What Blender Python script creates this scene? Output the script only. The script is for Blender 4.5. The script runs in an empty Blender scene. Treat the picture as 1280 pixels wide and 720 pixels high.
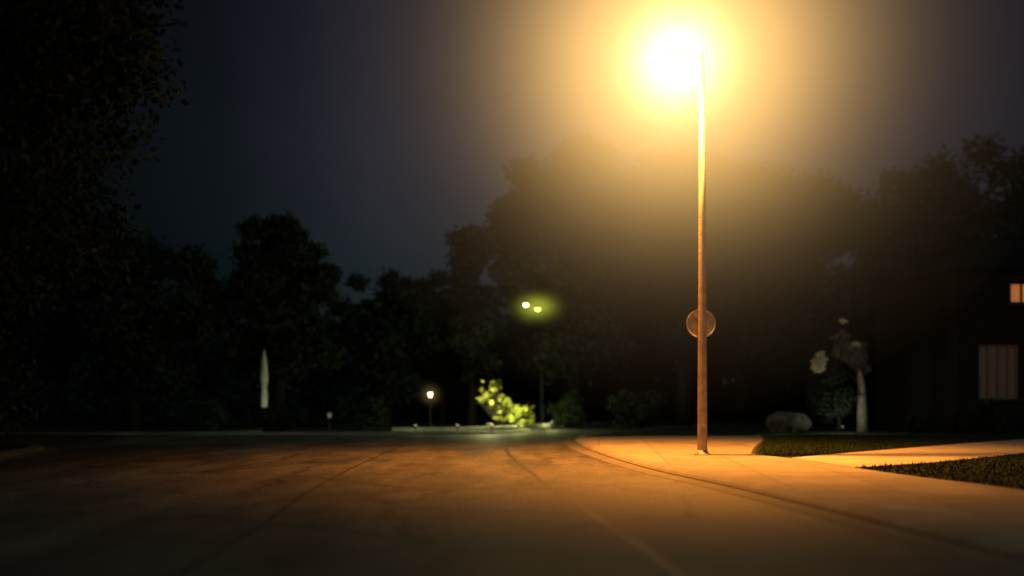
import bpy, math, random, bmesh
import numpy as np
from mathutils import Vector, noise as mnoise
scene=bpy.context.scene
R=math.radians

# ---------------------------------------------------------------- helpers
def link(o,parent=None):
    scene.collection.objects.link(o)
    if parent: o.parent=parent
    return o
def empty(name,loc=(0,0,0)):
    e=bpy.data.objects.new(name,None); e.location=loc; e.empty_display_size=.3
    return link(e)
def mesh_obj(name,verts,faces,mat=None,parent=None,loc=(0,0,0),smooth=False):
    me=bpy.data.meshes.new(name); me.from_pydata([tuple(v) for v in verts],[],faces); me.update()
    if smooth:
        me.polygons.foreach_set('use_smooth',[True]*len(me.polygons))
    o=bpy.data.objects.new(name,me); o.location=loc
    if mat: me.materials.append(mat)
    return link(o,parent)
def box(name,x0,x1,y0,y1,z0,z1,mat,parent=None,bevel=0):
    v=[(x0,y0,z0),(x1,y0,z0),(x1,y1,z0),(x0,y1,z0),(x0,y0,z1),(x1,y0,z1),(x1,y1,z1),(x0,y1,z1)]
    f=[(0,3,2,1),(4,5,6,7),(0,1,5,4),(1,2,6,5),(2,3,7,6),(3,0,4,7)]
    o=mesh_obj(name,v,f,mat,parent)
    if bevel:
        m=o.modifiers.new('b','BEVEL'); m.width=bevel; m.segments=2
    return o
def tube_data(pts,radii,n=12,V=None,F=None,cap=True):
    if V is None: V=[];F=[]
    base=len(V)
    pts=[Vector(p) for p in pts]
    for i,p in enumerate(pts):
        if i==0: d=pts[1]-p
        elif i==len(pts)-1: d=p-pts[i-1]
        else: d=pts[i+1]-pts[i-1]
        d.normalize()
        a=Vector((0,1,0)) if abs(d.y)<.9 else Vector((1,0,0))
        u=d.cross(a).normalized(); w=d.cross(u).normalized()
        for k in range(n):
            t=2*math.pi*k/n
            V.append(p+(u*math.cos(t)+w*math.sin(t))*radii[i])
    for i in range(len(pts)-1):
        for k in range(n):
            a=base+i*n+k; b=base+i*n+(k+1)%n
            F.append((a,b,b+n,a+n))
    if cap:
        F.append(tuple(base+k for k in range(n))[::-1])
        F.append(tuple(base+(len(pts)-1)*n+k for k in range(n)))
    return V,F
def tube(name,pts,radii,mat,parent=None,n=14,smooth=True):
    V,F=tube_data(pts,radii,n)
    return mesh_obj(name,V,F,mat,parent,smooth=smooth)
def slab(name,poly,z0,z1,mat,parent=None):
    n=len(poly)
    V=[(x,y,z1) for x,y in poly]; F=[tuple(range(n))]
    if z0 is not None:
        V+=[(x,y,z0) for x,y in poly]
        for i in range(n):
            j=(i+1)%n; F.append((i,i+n,j+n,j))
    return mesh_obj(name,V,F,mat,parent)
def smooth_line(pts,sub=8):
    out=[]
    P=[pts[0]]+list(pts)+[pts[-1]]
    for i in range(1,len(P)-2):
        p0,p1,p2,p3=[np.array(P[i+k],float) for k in(-1,0,1,2)]
        for s in range(sub):
            t=s/sub
            out.append(tuple(.5*((2*p1)+(-p0+p2)*t+(2*p0-5*p1+4*p2-p3)*t*t+(-p0+3*p1-3*p2+p3)*t**3)))
    out.append(tuple(pts[-1])); return out
def offset_line(line,d):
    out=[];L=len(line)
    for i in range(L):
        a=np.array(line[max(0,i-1)]);b=np.array(line[min(L-1,i+1)])
        t=(b-a)/np.linalg.norm(b-a); nrm=np.array((t[1],-t[0]))
        out.append(tuple(np.array(line[i])+nrm*d))
    return out
def profile_strip(name,line,prof,mat,side=1,parent=None):
    cols=[offset_line(line,side*o) for o,z in prof]
    V=[];F=[];m=len(prof)
    for i in range(len(line)):
        for c,(o,z) in zip(cols,prof): V.append((c[i][0],c[i][1],z))
    for i in range(len(line)-1):
        for q in range(m-1):
            a=i*m+q; F.append((a,a+1,a+1+m,a+m))
    return mesh_obj(name,V,F,mat,parent,smooth=False)

# ---------------------------------------------------------------- materials
def new_mat(name):
    m=bpy.data.materials.new(name); m.use_nodes=True
    nt=m.node_tree; return m,nt,nt.nodes,nt.links,nt.nodes['Principled BSDF']
def mat_noise(name,c1,c2,scale=5,rough=.8,bump=.2,bscale=40,metal=0,detail=6,c3=None,spec=None):
    m,nt,N,L,b=new_mat(name)
    g=N.new('ShaderNodeNewGeometry')
    no=N.new('ShaderNodeTexNoise'); no.inputs['Scale'].default_value=scale; no.inputs['Detail'].default_value=detail
    L.new(g.outputs['Position'],no.inputs['Vector'])
    r=N.new('ShaderNodeValToRGB'); r.color_ramp.elements[0].position=.32; r.color_ramp.elements[1].position=.68
    r.color_ramp.elements[0].color=(*c1,1); r.color_ramp.elements[1].color=(*c2,1)
    if c3:
        e=r.color_ramp.elements.new(.5); e.color=(*c3,1)
    L.new(no.outputs['Fac'],r.inputs['Fac']); L.new(r.outputs['Color'],b.inputs['Base Color'])
    b.inputs['Roughness'].default_value=rough; b.inputs['Metallic'].default_value=metal
    if spec is not None: b.inputs['Specular IOR Level'].default_value=spec
    if bump:
        n2=N.new('ShaderNodeTexNoise'); n2.inputs['Scale'].default_value=bscale; n2.inputs['Detail'].default_value=4
        L.new(g.outputs['Position'],n2.inputs['Vector'])
        bp=N.new('ShaderNodeBump'); bp.inputs['Strength'].default_value=bump; bp.inputs['Distance'].default_value=.03
        L.new(n2.outputs['Fac'],bp.inputs['Height']); L.new(bp.outputs['Normal'],b.inputs['Normal'])
    return m
def mat_emit(name,col,strength,scale=3):
    m,nt,N,L,b=new_mat(name)
    g=N.new('ShaderNodeNewGeometry'); no=N.new('ShaderNodeTexNoise'); no.inputs['Scale'].default_value=scale
    L.new(g.outputs['Position'],no.inputs['Vector'])
    mr=N.new('ShaderNodeMapRange'); mr.inputs['To Min'].default_value=strength*.6; mr.inputs['To Max'].default_value=strength*1.4
    L.new(no.outputs['Fac'],mr.inputs['Value'])
    b.inputs['Base Color'].default_value=(.1,.1,.1,1)
    b.inputs['Emission Color'].default_value=(*col,1)
    L.new(mr.outputs['Result'],b.inputs['Emission Strength'])
    return m
def mat_asphalt():
    m,nt,N,L,b=new_mat('asphalt')
    g=N.new('ShaderNodeNewGeometry')
    mp=N.new('ShaderNodeMapping'); mp.inputs['Scale'].default_value=(1,.3,1); mp.inputs['Rotation'].default_value=(0,0,R(4))
    L.new(g.outputs['Position'],mp.inputs['Vector'])
    n1=N.new('ShaderNodeTexNoise'); n1.inputs['Scale'].default_value=.8; n1.inputs['Detail'].default_value=8; n1.inputs['Roughness'].default_value=.7
    L.new(mp.outputs['Vector'],n1.inputs['Vector'])
    r=N.new('ShaderNodeValToRGB'); r.color_ramp.elements[0].position=.38; r.color_ramp.elements[1].position=.64
    r.color_ramp.elements[0].color=(.030,.030,.032,1); r.color_ramp.elements[1].color=(.12,.104,.092,1)
    L.new(n1.outputs['Fac'],r.inputs['Fac'])
    n2=N.new('ShaderNodeTexNoise'); n2.inputs['Scale'].default_value=18; n2.inputs['Detail'].default_value=3
    L.new(g.outputs['Position'],n2.inputs['Vector'])
    mr=N.new('ShaderNodeMapRange'); mr.inputs['From Min'].default_value=.3; mr.inputs['From Max'].default_value=.7
    mr.inputs['To Min'].default_value=.35; mr.inputs['To Max'].default_value=1.65
    L.new(n2.outputs['Fac'],mr.inputs['Value'])
    mul=N.new('ShaderNodeMix'); mul.data_type='RGBA'; mul.blend_type='MULTIPLY'; mul.inputs[0].default_value=1
    L.new(r.outputs['Color'],mul.inputs[6]); L.new(mr.outputs['Result'],mul.inputs[7])
    wn=N.new('ShaderNodeTexNoise'); wn.inputs['Scale'].default_value=1.2; wn.inputs['Detail'].default_value=5
    L.new(g.outputs['Position'],wn.inputs['Vector'])
    ad=N.new('ShaderNodeVectorMath'); ad.operation='MULTIPLY_ADD'; ad.inputs[1].default_value=(1.1,1.1,0)
    L.new(wn.outputs['Color'],ad.inputs[0]); L.new(g.outputs['Position'],ad.inputs[2])
    vo=N.new('ShaderNodeTexVoronoi'); vo.feature='DISTANCE_TO_EDGE'; vo.inputs['Scale'].default_value=.28
    L.new(ad.outputs[0],vo.inputs['Vector'])
    cr=N.new('ShaderNodeValToRGB'); cr.color_ramp.elements[0].position=.005; cr.color_ramp.elements[1].position=.025
    cr.color_ramp.elements[0].color=(.45,.45,.45,1); cr.color_ramp.elements[1].color=(1,1,1,1)
    L.new(vo.outputs['Distance'],cr.inputs['Fac'])
    m2=N.new('ShaderNodeMix'); m2.data_type='RGBA'; m2.blend_type='MULTIPLY'; m2.inputs[0].default_value=1
    L.new(mul.outputs[2],m2.inputs[6]); L.new(cr.outputs['Color'],m2.inputs[7])
    L.new(m2.outputs[2],b.inputs['Base Color'])
    rr=N.new('ShaderNodeMapRange'); rr.inputs['To Min'].default_value=.55; rr.inputs['To Max'].default_value=.85
    L.new(n1.outputs['Fac'],rr.inputs['Value']); L.new(rr.outputs['Result'],b.inputs['Roughness'])
    bp=N.new('ShaderNodeBump'); bp.inputs['Strength'].default_value=.6; bp.inputs['Distance'].default_value=.02
    L.new(n2.outputs['Fac'],bp.inputs['Height']); L.new(bp.outputs['Normal'],b.inputs['Normal'])
    return m
def mat_concrete(name,c1,c2,joint=1.5,rot=0):
    m,nt,N,L,b=new_mat(name)
    g=N.new('ShaderNodeNewGeometry')
    n1=N.new('ShaderNodeTexNoise'); n1.inputs['Scale'].default_value=1.1; n1.inputs['Detail'].default_value=9; n1.inputs['Roughness'].default_value=.7
    L.new(g.outputs['Position'],n1.inputs['Vector'])
    r=N.new('ShaderNodeValToRGB'); r.color_ramp.elements[0].position=.3; r.color_ramp.elements[1].position=.7
    r.color_ramp.elements[0].color=(*c1,1); r.color_ramp.elements[1].color=(*c2,1)
    L.new(n1.outputs['Fac'],r.inputs['Fac'])
    last=r.outputs['Color']
    if joint:
        mp=N.new('ShaderNodeMapping'); mp.inputs['Rotation'].default_value=(0,0,rot)
        L.new(g.outputs['Position'],mp.inputs['Vector'])
        bt=N.new('ShaderNodeTexBrick'); bt.offset=0; bt.inputs['Scale'].default_value=1/joint
        bt.inputs['Brick Width'].default_value=1; bt.inputs['Row Height'].default_value=1; bt.inputs['Mortar Size'].default_value=.012
        bt.inputs['Color1'].default_value=(1,1,1,1); bt.inputs['Color2'].default_value=(.8,.8,.8,1); bt.inputs['Mortar'].default_value=(.5,.5,.5,1)
        L.new(mp.outputs['Vector'],bt.inputs['Vector'])
        mu=N.new('ShaderNodeMix'); mu.data_type='RGBA'; mu.blend_type='MULTIPLY'; mu.inputs[0].default_value=1
        L.new(last,mu.inputs[6]); L.new(bt.outputs['Color'],mu.inputs[7]); last=mu.outputs[2]
    L.new(last,b.inputs['Base Color']); b.inputs['Roughness'].default_value=.85
    n2=N.new('ShaderNodeTexNoise'); n2.inputs['Scale'].default_value=30; L.new(g.outputs['Position'],n2.inputs['Vector'])
    bp=N.new('ShaderNodeBump'); bp.inputs['Strength'].default_value=.3; bp.inputs['Distance'].default_value=.01
    L.new(n2.outputs['Fac'],bp.inputs['Height']); L.new(bp.outputs['Normal'],b.inputs['Normal'])
    return m
def mat_brick(name):
    m,nt,N,L,b=new_mat(name)
    tc=N.new('ShaderNodeTexCoord'); mp=N.new('ShaderNodeMapping'); mp.inputs['Rotation'].default_value=(R(90),0,0)
    L.new(tc.outputs['Object'],mp.inputs['Vector'])
    bt=N.new('ShaderNodeTexBrick'); bt.inputs['Scale'].default_value=4
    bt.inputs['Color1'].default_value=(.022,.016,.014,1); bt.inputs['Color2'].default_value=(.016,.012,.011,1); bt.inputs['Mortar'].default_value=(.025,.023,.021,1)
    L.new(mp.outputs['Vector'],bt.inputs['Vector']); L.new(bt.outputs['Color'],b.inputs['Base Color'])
    b.inputs['Roughness'].default_value=.95; b.inputs['Specular IOR Level'].default_value=.1
    return m
def mat_leaf(name,c1,c2):
    m,nt,N,L,b=new_mat(name)
    g=N.new('ShaderNodeNewGeometry'); no=N.new('ShaderNodeTexNoise'); no.inputs['Scale'].default_value=.9; no.inputs['Detail'].default_value=4
    L.new(g.outputs['Position'],no.inputs['Vector'])
    a=N.new('ShaderNodeMath'); a.operation='MULTIPLY_ADD'; a.inputs[1].default_value=.35
    L.new(g.outputs['Random Per Island'],a.inputs[0])
    s=N.new('ShaderNodeMath'); s.operation='SUBTRACT'; s.inputs[1].default_value=.17
    L.new(no.outputs['Fac'],s.inputs[0]); L.new(s.outputs[0],a.inputs[2])
    r=N.new('ShaderNodeValToRGB'); r.color_ramp.elements[0].position=.3; r.color_ramp.elements[1].position=.75
    r.color_ramp.elements[0].color=(*c1,1); r.color_ramp.elements[1].color=(*c2,1)
    L.new(a.outputs[0],r.inputs['Fac']); L.new(r.outputs['Color'],b.inputs['Base Color'])
    b.inputs['Roughness'].default_value=.8; b.inputs['Specular IOR Level'].default_value=.08
    return m

M_asph=mat_asphalt()
M_tar=mat_noise('tar_seal',(.025,.025,.025),(.04,.038,.036),9,.6,.3,30)
M_conc=mat_concrete('pavement_concrete',(.19,.16,.125),(.34,.295,.235),1.5,R(5))
M_path=mat_concrete('path_concrete',(.38,.32,.25),(.54,.47,.36),1.6,R(-48))
M_kerb=mat_concrete('kerb_concrete',(.15,.135,.11),(.28,.25,.21),0)
M_gutter=mat_concrete('gutter_concrete',(.08,.07,.06),(.16,.145,.12),0)
M_grass=mat_noise('grass_soil',(.014,.02,.01),(.034,.045,.02),3,.95,.5,60,c3=(.022,.031,.014),spec=.1)
M_blade=mat_leaf('grass_blade',(.012,.022,.010),(.030,.048,.022))
M_bark=mat_noise('bark',(.016,.014,.012),(.036,.03,.026),8,.95,.6,30,spec=.1)
M_palebark=mat_noise('pale_bark',(.2,.17,.13),(.42,.38,.3),6,.85,.4,30)
M_leaf=mat_leaf('leaf_dark',(.018,.028,.018),(.032,.048,.032))
M_leafg=mat_leaf('leaf_grey',(.08,.085,.06),(.24,.24,.18))
M_leafb=mat_leaf('leaf_bush',(.12,.15,.025),(.50,.50,.12))
M_flower=mat_leaf('white_blossom',(.5,.52,.42),(.8,.82,.7))
M_pole=mat_noise('painted_steel',(.24,.18,.14),(.38,.30,.24),7,.55,.15,60,metal=.0)
M_metal=mat_noise('grey_metal',(.2,.19,.18),(.32,.3,.28),5,.5,.1,50,metal=.3)
M_signback=mat_noise('sign_back',(.24,.2,.17),(.4,.34,.29),9,.6,.1,50)
M_dark=mat_noise('dark_paint',(.012,.012,.013),(.025,.025,.025),6,.6,.1,40)
M_white=mat_noise('cream_trim',(.12,.09,.06),(.20,.16,.11),4,.6,.1,50)
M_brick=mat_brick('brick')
M_roof=mat_noise('roof_shingle',(.012,.012,.012),(.022,.022,.021),9,.95,.4,25,spec=.1)
M_stone=mat_noise('boulder_stone',(.05,.042,.035),(.14,.12,.10),3,.9,.8,12)
M_added_wall=mat_noise('added_wall_stone',(.25,.25,.2),(.55,.55,.45),2.2,.9,.6,10)
M_glass=mat_noise('dark_glass',(.01,.012,.014),(.02,.022,.025),3,.1,0)
M_canvas=mat_noise('canvas',(.5,.5,.42),(.7,.7,.6),6,.85,.3,20)

# ---------------------------------------------------------------- world: night sky with the town's glow to the front, above the horizon
w=bpy.data.worlds.new('World'); scene.world=w; w.use_nodes=True
N=w.node_tree.nodes; L=w.node_tree.links; bg=N['Background']
sky=N.new('ShaderNodeTexSky'); sky.sky_type='NISHITA'; sky.sun_disc=False
sky.sun_elevation=R(35); sky.sun_rotation=R(200); sky.air_density=1.0; sky.dust_density=.6
tc=N.new('ShaderNodeTexCoord'); sx=N.new('ShaderNodeSeparateXYZ'); L.new(tc.outputs['Generated'],sx.inputs[0])
rp=N.new('ShaderNodeValToRGB'); L.new(sx.outputs['Z'],rp.inputs['Fac'])
els=rp.color_ramp.elements
els[0].position=0; els[0].color=(.11,.15,.16,1)
els[1].position=.45; els[1].color=(.78,.50,.47,1)
e_=els.new(.12); e_.color=(.22,.235,.24,1)
e_=els.new(.25); e_.color=(.64,.45,.44,1)
xm=N.new('ShaderNodeMapRange'); xm.inputs['From Min'].default_value=-1; xm.inputs['From Max'].default_value=1
L.new(sx.outputs['X'],xm.inputs['Value'])
rx=N.new('ShaderNodeValToRGB'); L.new(xm.outputs['Result'],rx.inputs['Fac'])
els=rx.color_ramp.elements; els[0].position=.30; els[0].color=(.10,.16,.14,1)
els[1].position=.78; els[1].color=(.40,.38,.40,1)
for p,c in((.365,(.28,.36,.34)),(.43,(.88,.90,.90)),(.5,(1,1,1)),(.63,(.82,.79,.79))):
    e_=els.new(p); e_.color=(*c,1)
tint=N.new('ShaderNodeMix'); tint.data_type='RGBA'; tint.blend_type='MULTIPLY'; tint.inputs[0].default_value=1
t2=N.new('ShaderNodeMix'); t2.data_type='RGBA'; t2.blend_type='MULTIPLY'; t2.inputs[0].default_value=1
L.new(sky.outputs[0],tint.inputs[6]); L.new(rp.outputs[0],tint.inputs[7])
L.new(tint.outputs[2],t2.inputs[6]); L.new(rx.outputs[0],t2.inputs[7])
L.new(t2.outputs[2],bg.inputs[0]); bg.inputs[1].default_value=.0125
teal_fill=bpy.data.lights.new('teal_fill','SUN'); teal_fill.energy=.17; teal_fill.angle=R(3); teal_fill.color=(.42,.95,.88)  # added teal sun lamp that lifts the dark foliage and road
mo=bpy.data.objects.new('teal_fill',teal_fill); mo.rotation_euler=(R(52),0,R(12)); link(mo)

# ---------------------------------------------------------------- ground, road, kerbs
slab('ground',[(-400,-60),(400,-60),(400,900),(-400,900)],None,0,M_grass)
rk=smooth_line([(6.3,-6),(5.5,2),(4.73,9.3),(3.85,16.2),(3.0,21.2),(2.45,27),(2.2,33),(2.5,38),(4.2,43),(8,50),(15,58),(30,66)],10)
lk=smooth_line([(-13,-6),(-13,5),(-13,18),(-13.4,27),(-15,31.5),(-19,34),(-27,35),(-60,36)],8)
fk=smooth_line([(-60,43.5),(-25,42.9),(-10,42.5),(-5,42.5),(-1.6,43.3),(.5,46),(2.0,52),(4.5,60),(10,68),(30,80)],10)
slab('road',[(-60,-6),(30,-6),(30,80),(-60,80)],None,.004,M_asph)
KP=[(-.002,-.01),(.0,.03),(.05,.075),(.14,.112),(.22,.128),(.34,.13),(.34,.0)]
def kerb(line,side,mt=None):
    profile_strip('kerb',line,KP,mt or M_kerb,side)
    profile_strip('gutter',line,[(-.42,.004),(-.42,.009),(-.001,.012)],M_gutter,side)
kerb(rk,1); kerb(lk,-1,M_gutter); kerb(fk,-1)
def seam(pts,seed,wd=.05):
    rg=random.Random(seed); ln=smooth_line([(x+rg.uniform(-.06,.06),y) for x,y in pts],8); V=[];F=[]
    for x,y in ln:
        a=wd*rg.uniform(.6,1.4); V+=[(x-a,y,.0085),(x+a,y,.0085)]
    for i in range(len(ln)-1): F.append((2*i,2*i+1,2*i+3,2*i+2))
    mesh_obj('tar_seam',V,F,M_tar)
seam([(1.6,6),(1.35,9),(1.0,13),(.7,17),(.3,22),(-.1,28),(-.3,35)],1)
seam([(-2.9,6),(-3.0,11),(-3.3,17),(-3.5,24),(-3.6,33)],2,.035)
ri=offset_line(rk,.335); li=offset_line(lk,-.335); fi=offset_line(fk,-.335)
slab('lawn',ri+[(120,66),(120,-6)],-.02,.12,M_grass)
slab('lawn',li+[(-60,-6)],-.02,.12,M_grass)
slab('lawn',fi+[(30,90),(120,90),(120,300),(-120,300),(-120,44),(-60,44)],-.02,.12,M_grass)
pe=smooth_line([(9.2,-6),(8.6,5),(8.05,12),(7.75,15.5),(7.25,18),(6.95,20.2)],6)
pk=[p for p in ri if p[1]<=37]
slab('pavement',pk+[(5.5,38.0),(9.6,38.4),(8.6,34),(7.1,29),(6.15,25.6),(6.25,24.6),(6.6,23.6)]+pe[::-1],None,.126,M_conc)
wl=smooth_line([(6.6,23.6),(9.2,26.3),(12.5,29.6),(16.2,33.2),(24,40)],6)
wr=smooth_line([(6.95,20.2),(9.4,22.0),(13.2,25.6),(17.5,29.6),(26,37.5)],6)
slab('footpath',wl+wr[::-1],None,.132,M_path)
slab('footpath',[(9.4,38.2),(11.3,39.4),(40,40.5),(40,41.0),(10.8,40.0),(9.5,38.9)],None,.136,M_conc)
seam2=smooth_line([(6.15,25.4),(6.7,27.5),(7.5,30.3),(8.6,33.9),(9.4,37)],6)
profile_strip('drain_channel',seam2,[(-.05,.128),(-.05,.134),(.05,.134),(.05,.128)],M_tar,1)

def inside(poly,x,y):
    c=False;j=len(poly)-1
    for i in range(len(poly)):
        xi,yi=poly[i];xj,yj=poly[j]
        if (yi>y)!=(yj>y) and x<(xj-xi)*(y-yi)/(yj-yi)+xi: c=not c
        j=i
    return c
def grass(name,poly,n,seed,h=(.03,.09)):
    rng=np.random.default_rng(seed); P=np.array(poly)
    x0,y0=P.min(0);x1,y1=P.max(0); V=[];F=[];k=0
    while k<n:
        x=rng.uniform(x0,x1);y=rng.uniform(y0,y1)
        if not inside(poly,x,y): continue
        k+=1
        a=rng.uniform(0,6.28);ww=rng.uniform(.008,.016);hh=rng.uniform(*h)
        dx,dy=math.cos(a)*ww,math.sin(a)*ww
        lx,ly=rng.normal(0,.025,2); b=len(V)
        V+=[(x-dx,y-dy,.115),(x+dx,y+dy,.115),(x+lx,y+ly,.12+hh)];F.append((b,b+1,b+2))
    return mesh_obj(name,V,F,M_blade)
grass('grass',[(x-.03,y) for x,y in pe if y>9]+[(9.4,21.95),(13.2,25.55),(17.5,29.5),(20,29),(14,9)],32000,1)
grass('grass',[(6.3,25.6),(6.35,24.7),(6.7,23.8),(9.2,26.4),(12.5,29.7),(16.2,33.3),(22,39),(11.2,39.2),(9.4,36.5),(7.3,29)],22000,2)

# ---------------------------------------------------------------- foliage / trees
def leaves(name,clumps,n,size,seed,mat,parent,fl=.8):
    rng=np.random.default_rng(seed)
    C=np.array(clumps); wt=C[:,3]**2; idx=rng.choice(len(C),n,p=wt/wt.sum())
    d=rng.normal(size=(n,3)); d/=np.linalg.norm(d,axis=1)[:,None]
    rad=C[idx,3]*(rng.uniform(0.15,1.0,n)**.6)*(1+.15*rng.normal(size=n))
    P=C[idx,:3]+d*rad[:,None]*np.array([1,1,fl])
    u=rng.normal(size=(n,3)); u/=np.linalg.norm(u,axis=1)[:,None]
    t=rng.normal(size=(n,3)); v=np.cross(u,t); v/=np.linalg.norm(v,axis=1)[:,None]
    s=size*rng.uniform(.5,1.3,n)[:,None]
    V=np.empty((n,4,3)); V[:,0]=P-u*s*.6; V[:,1]=P+v*s*.3; V[:,2]=P+u*s*.6; V[:,3]=P-v*s*.3
    V=V.reshape(-1,3)
    me=bpy.data.meshes.new(name); me.vertices.add(4*n); me.vertices.foreach_set('co',V.ravel())
    me.loops.add(4*n); me.loops.foreach_set('vertex_index',np.arange(4*n))
    me.polygons.add(n); me.polygons.foreach_set('loop_start',np.arange(0,4*n,4)); me.polygons.foreach_set('loop_total',np.full(n,4))
    me.update(); me.validate(); me.materials.append(mat)
    return link(bpy.data.objects.new(name,me),parent)
def tree(name,x,y,h,rx,ry,base,n,seed,size=.3,tr=.25,mat=None,bark=None,k=34,lean=0,cr=(.16,.3),conical=False):
    rng=random.Random(seed); e=empty(name,(x,y,.1))
    bark=bark or M_bark; mat=mat or M_leaf
    cz=(h+base)/2; rz=(h-base)/2
    cl=[]
    while len(cl)<k:
        a=rng.uniform(0,6.283); t=rng.uniform(-1,1); q=math.sqrt(1-t*t); rr=rng.uniform(.35,1)**.5
        wob=.72+.45*mnoise.noise(Vector((math.cos(a)*1.3+seed,math.sin(a)*1.3,t*1.5)))+.12
        sx=1-(t+1)/2*.8 if conical else 1
        cr_=rng.uniform(*cr)*min(rx,rz)
        px,py,pz=math.cos(a)*q*rr*rx*wob*sx, math.sin(a)*q*rr*ry*wob*sx, cz+t*rr*(rz-cr_*.6)*(wob if not conical else 1)
        cl.append((px+lean*(pz/h),py,pz,cr_))
    for i in range(8):
        cl.append((rng.uniform(-.3,.3)*rx,rng.uniform(-.25,.25)*ry,cz+rng.uniform(-.75,.45)*rz,.42*min(rx,rz)*(.8 if not conical else 1)))
    V,F=[],[]
    top=cz+rz*.5; pts=[];rad=[]
    for i in range(7):
        t=i/6; pts.append((lean*t*top/h+rng.uniform(-.06,.06)*tr*4*t,rng.uniform(-.06,.06)*tr*4*t,t*top-.1)); rad.append(tr*(1.25 if i==0 else 1)*(1-.8*t)+.02)
    tube_data(pts,rad,10,V,F)
    for c in cl[:k]:
        z0=max(base*.75,min(top*.9,c[2]-rng.uniform(.2,.5)*rz)); t=z0/top
        p0=Vector((lean*t*top/h,0,z0)); p1=Vector(c[:3]); mid=(p0+p1)/2+Vector((rng.uniform(-.2,.2),rng.uniform(-.2,.2),.12*rz))
        tube_data([p0,mid,p1],[tr*.35*(1-.5*t),tr*.2,tr*.06],6,V,F)
    mesh_obj('trunk_and_limbs',V,F,bark,e,smooth=True)
    leaves('foliage',cl,n,size,seed,mat,e)
    return e
tree('broadleaf_tree',3.4,55,18.0,5.4,4.5,1.6,36000,11,.36,.4,k=60)
tree('broadleaf_tree',9.8,57,18.5,6.0,4.5,1.6,32000,12,.38,.4,k=54)
tree('cypress_tree',-2.15,53,13.9,1.1,1.0,.6,9000,13,.26,.2,k=30,cr=(.5,.85))
tree('broadleaf_tree',-7.0,56,9.9,3.6,3,.8,14000,14,.32,.22)
tree('broadleaf_tree',-4.2,60,9.6,3.2,3,.8,12000,24,.32,.22)
tree('broadleaf_tree',-11.2,48,11.6,3.4,3,1.0,22000,15,.30,.28,k=46)
tree('broadleaf_tree',-17.5,46,10.5,4.6,3.5,1.0,20000,16,.32,.3)
tree('broadleaf_tree',-24,50,14,5.6,4,1.5,20000,17,.34,.3)
tree('broadleaf_tree',14.6,63,18.5,5.8,4,1.5,26000,26,.38,.35,k=48)
tree('broadleaf_tree',17.5,58,17.0,6.2,4,1.5,26000,18,.36,.35,k=48)
tree('broadleaf_tree',24.5,56,17.5,6.4,4,1.5,26000,19,.36,.35,k=48)
tree('broadleaf_tree',32,57,19,6.5,5,2,24000,20,.38,.35,k=44)
tree('broadleaf_tree',-10.7,16.5,15,5.8,5,1.0,80000,21,.15,.35,k=90)
tree('broadleaf_tree',-17.5,29,14,6.4,5,1.0,44000,22,.22,.35,k=66)
rng=random.Random(5); cl=[]
for i in range(150):
    x=-75+i*1.0+rng.uniform(-.5,.5); tall=1.6 if x>0 else 1
    cl.append((x,72+rng.uniform(-4,4),rng.uniform(.5,6.2)*tall,rng.uniform(1.6,2.6)))
    cl.append((x,70+rng.uniform(-3,3),rng.uniform(.2,2.5),1.9))
    cl.append((x,74+rng.uniform(-3,3),rng.uniform(2.5,5.5)*tall,2.3))
leaves('distant_trees',cl,125000,.7,77,M_leaf,None)
def bush(name,x,y,w,d,h,n,seed,size=.12,mat=None,z=.12):
    rng=random.Random(seed); e=empty(name,(x,y,z)); cl=[];V,F=[],[]
    for i in range(18):
        a=rng.uniform(0,6.28);q=rng.uniform(0,.75)
        c=(math.cos(a)*q*w/2,math.sin(a)*q*d/2,rng.uniform(.15,.85)*h,rng.uniform(.14,.26)*min(w,h*1.5))
        cl.append(c); tube_data([(0,0,-.05),(c[0]*.5,c[1]*.5,c[2]*.6),c[:3]],[.03,.02,.008],5,V,F)
    mesh_obj('stems',V,F,M_bark,e); leaves('foliage',cl,n,size,seed,mat or M_leaf,e); return e
bush('shrub',18.4,38.8,1.8,1.2,1.3,3500,31)
bush('shrub',20.6,38.8,2.2,1.2,1.1,3500,32)
bush('shrub',16.6,40.5,1.6,1.2,1.0,2500,33)
bush('shrub',6.5,49.5,3.5,2,1.8,4500,34,.16)
bush('shrub',-7.2,48,3,2,1.5,3500,35,.16)
bush('shrub',-13.9,45,3,1.6,1.3,3500,36,.16)
bush('shrub',-10.4,43.8,3.4,1.2,.9,3500,37,.14)
bush('shrub',2.9,51.8,2.4,1.2,1.7,4000,38,.14)

# ---------------------------------------------------------------- flowering bush + unseen ground spots + low wall added to catch them
e=empty('flowering_bush',(-.6,48,.12)); rg=random.Random(8)
cl=[];V,F=[],[]
for i in range(64):
    c=(rg.uniform(-1.0,.65),rg.uniform(-.5,.5),rg.uniform(.9,2.3),rg.uniform(.06,.17))
    if c[0]>.1 and c[2]>1.75: c=(c[0]-.6,c[1],c[2],c[3])
    if c[0]<-.6 and c[2]<1.2: c=(c[0]+.5,c[1],c[2],c[3])
    cl.append(c)
    tube_data([(0.1,0,-.05),(c[0]*.5,c[1]*.5,c[2]*.55),c[:3]],[.025,.014,.006],5,V,F)
cl2=[(rg.uniform(-.2,1.65),rg.uniform(-.5,.4),rg.uniform(.15,1.05),rg.uniform(.1,.24)) for i in range(36)]
for c in cl2: tube_data([(.5,0,-.05),(c[0]*.7,c[1]*.5,c[2]*.5),c[:3]],[.025,.014,.006],5,V,F)
mesh_obj('stems',V,F,M_bark,e)
leaves('foliage',cl,950,.13,41,M_leafb,e); leaves('foliage_low',cl2,1300,.11,42,M_leafb,e)
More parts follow.
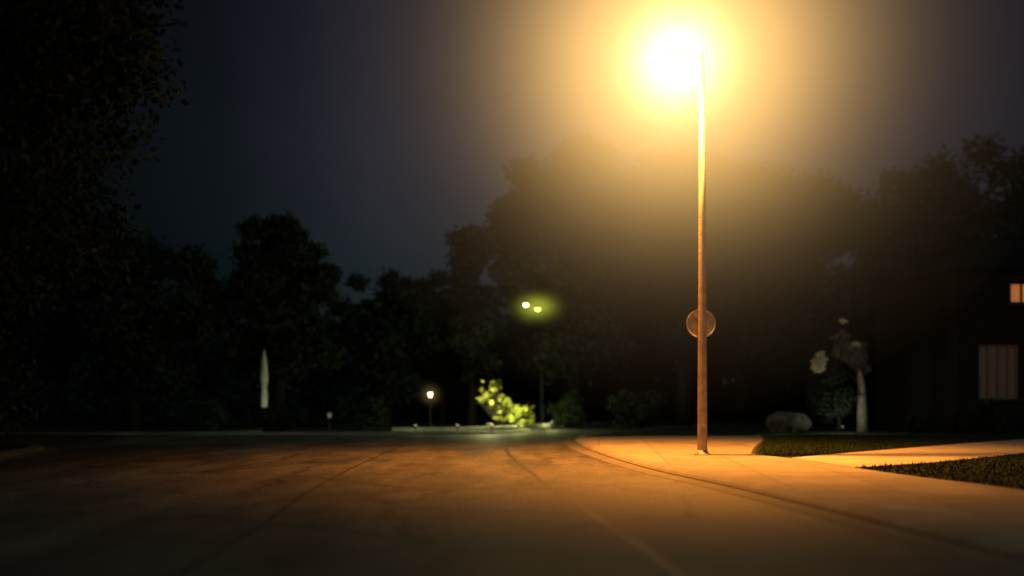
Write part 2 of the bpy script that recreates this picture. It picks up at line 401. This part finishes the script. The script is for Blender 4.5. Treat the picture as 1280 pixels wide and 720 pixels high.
def light(name,kind,loc,col,energy,parent=None,size=.05):
    l=bpy.data.lights.new(name,kind); l.energy=energy; l.color=col; l.shadow_soft_size=size
    o=bpy.data.objects.new(name,l); o.location=loc; return link(o,parent)
M_bulbg=mat_emit('bulb_green_white',(.85,1,.12),8)
M_bulby=mat_emit('bulb_yellow_white',(1,1,.4),14)
M_spot=mat_emit('spot_lens',(.9,1,.6),1)
def unseen_spot(x,y,energy,lz=.45,ly=.3,col=(.95,1,.35)):  # unseen spot; its point light floats clear of the lens
    e=empty('unseen_spotlight',(x,y,.12))
    tube('spike',[(0,0,-.05),(0,0,.12)],[.02,.02],M_dark,e,8)
    tube('housing',[(0,-.12,.16),(0,0,.2),(0,.1,.24)],[.04,.07,.08],M_dark,e,12)
    tube('lens',[(0,.105,.242),(0,.115,.245)],[.07,.065],M_spot,e,12)
    light('lamp','POINT',(0,ly,lz),col,energy,e,.08)
unseen_spot(.3,46.7,80,.7,.35,(.9,1,.28))
unseen_spot(-1.1,46.1,290,1.2,.35,(1,.96,.40))
unseen_spot(-4.2,43.3,5,.3,.1); unseen_spot(-2.4,43.6,5,.3,.1); unseen_spot(-.9,44.3,8,.35,.1); unseen_spot(2.0,50.0,60,.7); unseen_spot(3.1,55.0,110,.7)  # added unseen spots that brighten the low wall
wall=smooth_line([(-5.3,43.9),(-3.0,44.1),(-1.4,45.0),(-.1,46.4),(1.2,49),(2.9,54),(4.3,58)],6)  # added low wall, catches the ground spots as the bright kerb strip
profile_strip('added_edging_wall',wall,[(0,.1),(0,.26),(.04,.29),(.26,.29),(.3,.26),(.3,.1)],M_added_wall,-1)
def post_lantern(name,x,y,h,mat,energy,col):
    e=empty(name,(x,y,.12))
    tube('post',[(0,0,-.05),(0,0,.08),(0,0,.1),(0,0,h-.22)],[.07,.06,.035,.03],M_dark,e,10)
    tube('tray',[(0,0,h-.22),(0,0,h-.19)],[.04,.1],M_dark,e,6)
    tube('glass',[(0,0,h-.185),(0,0,h+.02)],[.07,.1],mat,e,6)
    tube('cap',[(0,0,h+.025),(0,0,h+.05),(0,0,h+.12)],[.12,.11,.02],M_dark,e,6)
    light('lamp','POINT',(0,-.2,h),col,energy,e,.05); return e

# ---------------------------------------------------------------- glow halos (lamp glow painted as volumes that emit, no scattering)
def glow_halo(name,loc,radius,terms,parent,ell=(1,1,1)):
    m=bpy.data.materials.new(name); m.use_nodes=True; N=m.node_tree.nodes; L=m.node_tree.links; N.clear()
    out=N.new('ShaderNodeOutputMaterial'); tc=N.new('ShaderNodeTexCoord')
    dot=N.new('ShaderNodeVectorMath'); dot.operation='DOT_PRODUCT'
    L.new(tc.outputs['Object'],dot.inputs[0]); L.new(tc.outputs['Object'],dot.inputs[1])
    last=None
    for sig,amp,col in terms:
        a=N.new('ShaderNodeMath'); a.operation='MULTIPLY'; a.inputs[1].default_value=-1/(2*sig*sig); L.new(dot.outputs['Value'],a.inputs[0])
        x=N.new('ShaderNodeMath'); x.operation='EXPONENT'; L.new(a.outputs[0],x.inputs[0])
        y=N.new('ShaderNodeMath'); y.operation='MULTIPLY'; y.inputs[1].default_value=amp; L.new(x.outputs[0],y.inputs[0])
        em=N.new('ShaderNodeEmission'); em.inputs['Color'].default_value=(*col,1); L.new(y.outputs[0],em.inputs['Strength'])
        if last is None: last=em.outputs[0]
        else:
            ad=N.new('ShaderNodeAddShader'); L.new(last,ad.inputs[0]); L.new(em.outputs[0],ad.inputs[1]); last=ad.outputs[0]
    L.new(last,out.inputs['Volume'])
    bm=bmesh.new(); bmesh.ops.create_icosphere(bm,subdivisions=3,radius=radius); me=bpy.data.meshes.new(name); bm.to_mesh(me); bm.free(); me.materials.append(m)
    o=bpy.data.objects.new(name,me); o.location=loc; o.scale=ell; link(o,parent); return o
lp=post_lantern('umbrella_fill_lantern',-4.1,50,1.72,mat_emit('lantern_glass',(1,.74,.36),10),.6,(1,.8,.45))
glow_halo('glow_halo',(0,0,1.65),1.0,[(.24,.16,(1,.7,.3))],lp)
post_lantern('umbrella_fill_lantern',-8.4,45.8,.75,mat_emit('path_glass',(1,.85,.5),.10),.1,(1,.8,.45))
post_lantern('umbrella_fill_lantern',-10.9,44.6,.5,mat_emit('fill_glass',(.9,1,.6),.05),24,(.95,1,.6))  # added lantern, there to brighten the patio umbrella

def far_lamp(x,y,h):
    e=empty('twin_street_lamp',(x,y,.12))
    tube('pole',[(.6,3.4,-.1),(.6,3.4,.3),(.6,3.4,h+.1)],[.12,.09,.06],M_dark,e,10)
    tube('bracket_arm',[(.6,3.4,h),(.4,1.8,h+.3),(0,.05,h+.25)],[.05,.04,.035],M_dark,e,8)
    for s,dz,mt in((-1,.1,M_bulby),(1,-.12,M_bulbg)):
        tube('arm',[(0,.05,h+.24),(s*.15,0,h+.2+dz),(s*.28,0,h+.14+dz)],[.03,.03,.03],M_dark,e,8)
        tube('head',[(s*.18,0,h+.15+dz),(s*.3,0,h+.17+dz),(s*.45,0,h+.12+dz)],[.04,.09,.04],M_dark,e,10)
        V,F=tube_data([(s*.3,0,h+.02+dz),(s*.3,0,h-.02+dz),(s*.3,0,h-.1+dz)],[.12,.13,.05],12)
        mesh_obj('lens',V,F,mt,e,smooth=True)
    light('lamp','POINT',(.25,-.35,h-.1),(.75,.95,.12),9,e,.12)
    glow_halo('glow_halo',(.25,0,h-.02),1.6,[(.40,.62,(.60,.66,.05))],e,ell=(1.3,1,.8))
    return e
far_lamp(1.0,50.3,6.1)
e=empty('tree_branch',(1.7,50.9,5.9))
leaves('foliage',[(.0,0,-.1,.4),(.4,0,.15,.3),(-.9,.2,-.25,.35),(.5,.3,-.3,.35),(-.2,.5,.5,.5)],700,.15,61,M_leaf,e)
mesh_obj('limb',*tube_data([(-.8,.3,-.2),(0,.1,-.1),(.8,1.0,.1),(1.6,3.0,0)],[.01,.03,.05,.08],6),M_bark,e)

# ---------------------------------------------------------------- main street lamp
e=empty('street_lamp',(4.76,24.9,.126))
tube('pole',[(0,0,-.05),(0,0,.02),(0,0,.5),(0,0,3),(0,0,6),(0,0,9.98)],[.13,.125,.12,.108,.090,.068],M_pole,e,20)
tube('pole_cap',[(0,0,9.985),(0,0,10.03),(0,0,10.07)],[.075,.07,.03],M_pole,e,16)
tube('base_flange',[(0,0,.0),(0,0,.03),(0,0,.035),(0,0,.12)],[.21,.21,.155,.135],M_pole,e,16)
box('handhole_cover',-.05,.05,-.135,-.12,.45,.75,M_metal,e,.01)
for a in range(4):
    t=R(45+90*a); tube('anchor_bolt',[(math.cos(t)*.18,math.sin(t)*.18,.02),(math.cos(t)*.18,math.sin(t)*.18,.08)],[.02,.018],M_metal,e,6)
tube('arm',[(-.03,0,9.85),(-.2,0,9.97),(-.35,0,10.02)],[.04,.038,.036],M_pole,e,12)
V,F=tube_data([(-.3,0,10.04),(-.4,0,10.05),(-.55,0,10.06),(-.75,0,10.04),(-.9,0,10.0)],[.05,.08,.12,.11,.04],14)
V=[(v[0],v[1],10.04+(v[2]-10.04)*.6) for v in V]
mesh_obj('lamp_head',V,F,M_metal,e,smooth=True)
M_lens=mat_emit('sodium_lens',(1,.8,.45),30)
V,F=tube_data([(-.64,0,9.98),(-.64,0,9.92),(-.64,0,9.82),(-.64,0,9.76)],[.15,.17,.13,.05],16)
mesh_obj('lens',V,F,M_lens,e,smooth=True)
light('lamp_glow','POINT',(-.64,0,9.62),(1,.55,.16),26*4*math.pi,e,.12)
sp=light('lamp_beam','SPOT',(-.64,0,9.6),(1,.33,.038),1850*4*math.pi,e,.12)
sp.data.spot_size=R(119); sp.data.spot_blend=.95
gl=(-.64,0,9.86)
glow_halo('glow_halo_core',gl,2.4,[(.64,1.45,(1,.84,.48))],e)  # painted halo: emissive spheres round the lamp
glow_halo('glow_halo',gl,9.0,[(1.95,.36,(1,.57,.15)),(3.1,.019,(1,.64,.36))],e,ell=(1.06,1,1))

# round road sign mounted behind the pole, seen from its back
s=empty('round_road_sign',(4.76,25.06,3.42)); V=[];F=[]; n=40
for yy,rr in((0,.335),(-.012,.345),(-.012,.37),(.012,.37)):
    for k in range(n): V.append((math.cos(2*math.pi*k/n)*rr,yy,math.sin(2*math.pi*k/n)*rr))
for q in range(3):
    for k in range(n): F.append((q*n+k,q*n+(k+1)%n,(q+1)*n+(k+1)%n,(q+1)*n+k))
F.append(tuple(range(n))); F.append(tuple(range(3*n,4*n))[::-1])
mesh_obj('disc',V,F,M_signback,s)
for z in(-.17,.17):
    box('bracket',-.16,.16,-.035,-.014,z-.02,z+.02,M_metal,s)

# ---------------------------------------------------------------- ornamental tree with blossoms + boulder
e=empty('flowering_tree',(14.9,43,.12)); V,F=[],[]
tube_data([(0.25,0,-.1),(.22,0,1),(.18,0,2.1),(.05,0,3.0)],[.24,.2,.16,.08],12,V,F)
mesh_obj('trunk',V,F,M_palebark,e,smooth=True)
V,F=[],[]
tube_data([(.18,0,1.9),(-.4,.1,2.6),(-1.5,0,3.0)],[.1,.07,.03],8,V,F)
tube_data([(.1,0,2.4),(-.3,0,3.4),(-.6,0,4.5)],[.09,.06,.02],8,V,F)
tube_data([(.1,0,2.4),(.3,0,3.2),(.1,0,3.9)],[.08,.05,.02],8,V,F)
tube_data([(-.85,-.1,-.1),(-.8,-.1,.5),(-.95,0,1.4)],[.1,.08,.05],8,V,F)
mesh_obj('limbs',V,F,M_bark,e,smooth=True)
cl=[(-1.0,.1,2.3,.6),(-.6,.0,1.6,.6),(-1.6,.1,1.5,.5),(-1.1,.3,3.0,.5),(-1.3,.1,.8,.5),(-.7,.0,1.0,.5)]
leaves('foliage',cl,4200,.16,51,M_leaf,e)
leaves('foliage_upper',[(-.55,-.1,3.5,.55),(-.1,-.1,3.2,.5),(.25,0,2.7,.35),(-.7,-.1,4.1,.35),(.1,0,3.7,.3)],1700,.15,54,M_leafg,e)
leaves('blossom',[(-1.72,-.35,3.1,.3),(-1.78,-.35,2.8,.28),(-1.66,-.35,3.3,.2),(-1.7,-.35,2.95,.25)],750,.15,52,M_flower,e)
leaves('blossom_top',[(-.72,-.35,4.75,.14),(-.2,-.4,3.75,.16)],130,.14,53,M_flower,e)
bm=bmesh.new(); bmesh.ops.create_icosphere(bm,subdivisions=4,radius=1)
for v in bm.verts:
    k=1+.25*mnoise.noise(v.co*1.6+Vector((3,1,2)))+.08*mnoise.noise(v.co*5)
    v.co=Vector((v.co.x*k*.88,v.co.y*k*.6,v.co.z*k*.55))
me=bpy.data.meshes.new('boulder'); bm.to_mesh(me); bm.free(); me.materials.append(M_stone)
o=bpy.data.objects.new('boulder',me); o.location=(11.9,43,.5); link(o)
unseen_spot(13.8,41.5,24,.9,.3,(1,.97,.66))  # added unseen spot to brighten the pale trunk and upper foliage

# ---------------------------------------------------------------- house at right
h=empty('brick_house',(18.0,40.2,.1))
def hb(n_,x0,x1,y0,y1,z0,z1,m_,b=0): return box(n_,x0,x1,y0,y1,z0,z1,m_,h,b)
W,D,H=13,9,6.7
ops=[(.85,2.45,1.45,3.65),(2.1,3.1,5.3,6.15),(5.0,6.4,1.45,3.4),(5.2,6.3,5.2,6.15),(8.6,9.6,.3,2.4)]
xs=sorted({0,W}|{a for o_ in ops for a in o_[:2]}); zs=sorted({0,H}|{a for o_ in ops for a in o_[2:]})
for i in range(len(xs)-1):
    for j in range(len(zs)-1):
        cx=(xs[i]+xs[i+1])/2; cz=(zs[j]+zs[j+1])/2
        if any(a<cx<b and c<cz<d for a,b,c,d in ops): continue
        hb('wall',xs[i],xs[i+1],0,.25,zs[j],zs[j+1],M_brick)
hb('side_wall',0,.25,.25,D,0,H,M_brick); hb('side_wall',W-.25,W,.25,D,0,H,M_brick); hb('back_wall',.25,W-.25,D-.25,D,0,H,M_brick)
M_pane=mat_emit('pane_dim',(1,.36,.12),.012,1.5); M_panel=mat_emit('pane_lit',(1,.30,.07),.36,2)
for i,(a,b,c,d) in enumerate(ops[:4]):
    hb('pane',a+.06,b-.06,.14,.16,c+.06,d-.06,M_panel if i==1 else (M_pane if i==0 else M_glass))
    fm=M_white if i==0 else M_dark
    hb('frame',a,a+.07,.04,.13,c,d,fm); hb('frame',b-.07,b,.04,.13,c,d,fm)
    hb('frame',a+.07,b-.07,.04,.13,c,c+.07,fm); hb('frame',a+.07,b-.07,.04,.13,d-.07,d,fm)
    k=3 if i==0 else 1
    for q in range(1,k+1):
        x=a+(b-a)*q/(k+1); hb('mullion',x-.035,x+.035,.05,.12,c+.07,d-.07,fm)
    hb('sill',a-.1,b+.1,-.09,-.002,c-.1,c-.003,M_dark)
hb('door',8.65,9.55,.12,.18,.3,2.4,M_dark); hb('step',8.3,9.9,-.6,-.003,0,.28,M_kerb)
V=[(-.3,-.3,H),(W+.3,-.3,H),(W+.3,D+.3,H),(-.3,D+.3,H),(3,D/2,H+1.9),(W-3,D/2,H+1.9)]
mesh_obj('roof',V,[(0,1,5,4),(2,3,4,5),(0,4,3),(1,2,5),(3,2,1,0)],M_roof,h)
hb('chimney',9.5,10.3,3,3.8,H+.8,H+2.8,M_brick)

# ---------------------------------------------------------------- closed patio umbrella
e=empty('patio_umbrella',(-11.35,45.6,.12))
V=[];F=[];n=16
prof=[(3.72,.01),(3.6,.04),(3.2,.09),(2.7,.13),(2.3,.15),(2.0,.10),(1.9,.10),(1.5,.13),(1.05,.12)]
for z,r in prof:
    for k in range(n):
        t=2*math.pi*k/n; rr=r*(1+(.28 if k%2 else -.12)*(1 if z<3.5 else 0)); V.append((math.cos(t)*rr,math.sin(t)*rr,z))
for q in range(len(prof)-1):
    for k in range(n): F.append((q*n+k,(q+1)*n+k,(q+1)*n+(k+1)%n,q*n+(k+1)%n))
mesh_obj('canopy',V,F,M_canvas,e,smooth=True)
tube('mast',[(0,0,0),(0,0,3.85)],[.025,.025],M_dark,e,8)
tube('base',[(0,0,0),(0,0,.06),(0,0,.14)],[.3,.28,.06],M_dark,e,16)

# ---------------------------------------------------------------- camera
cam=bpy.data.cameras.new('camera'); co=bpy.data.objects.new('camera',cam); link(co)
co.location=(0,0,1.5); co.rotation_euler=(R(90),0,0)
cam.lens=35; cam.sensor_width=36; cam.shift_y=140/1280; cam.clip_end=2000
cam.dof.use_dof=True; cam.dof.focus_distance=23; cam.dof.aperture_fstop=.22
scene.camera=co
scene.view_settings.view_transform='Standard'; scene.view_settings.look='None'; scene.view_settings.exposure=0
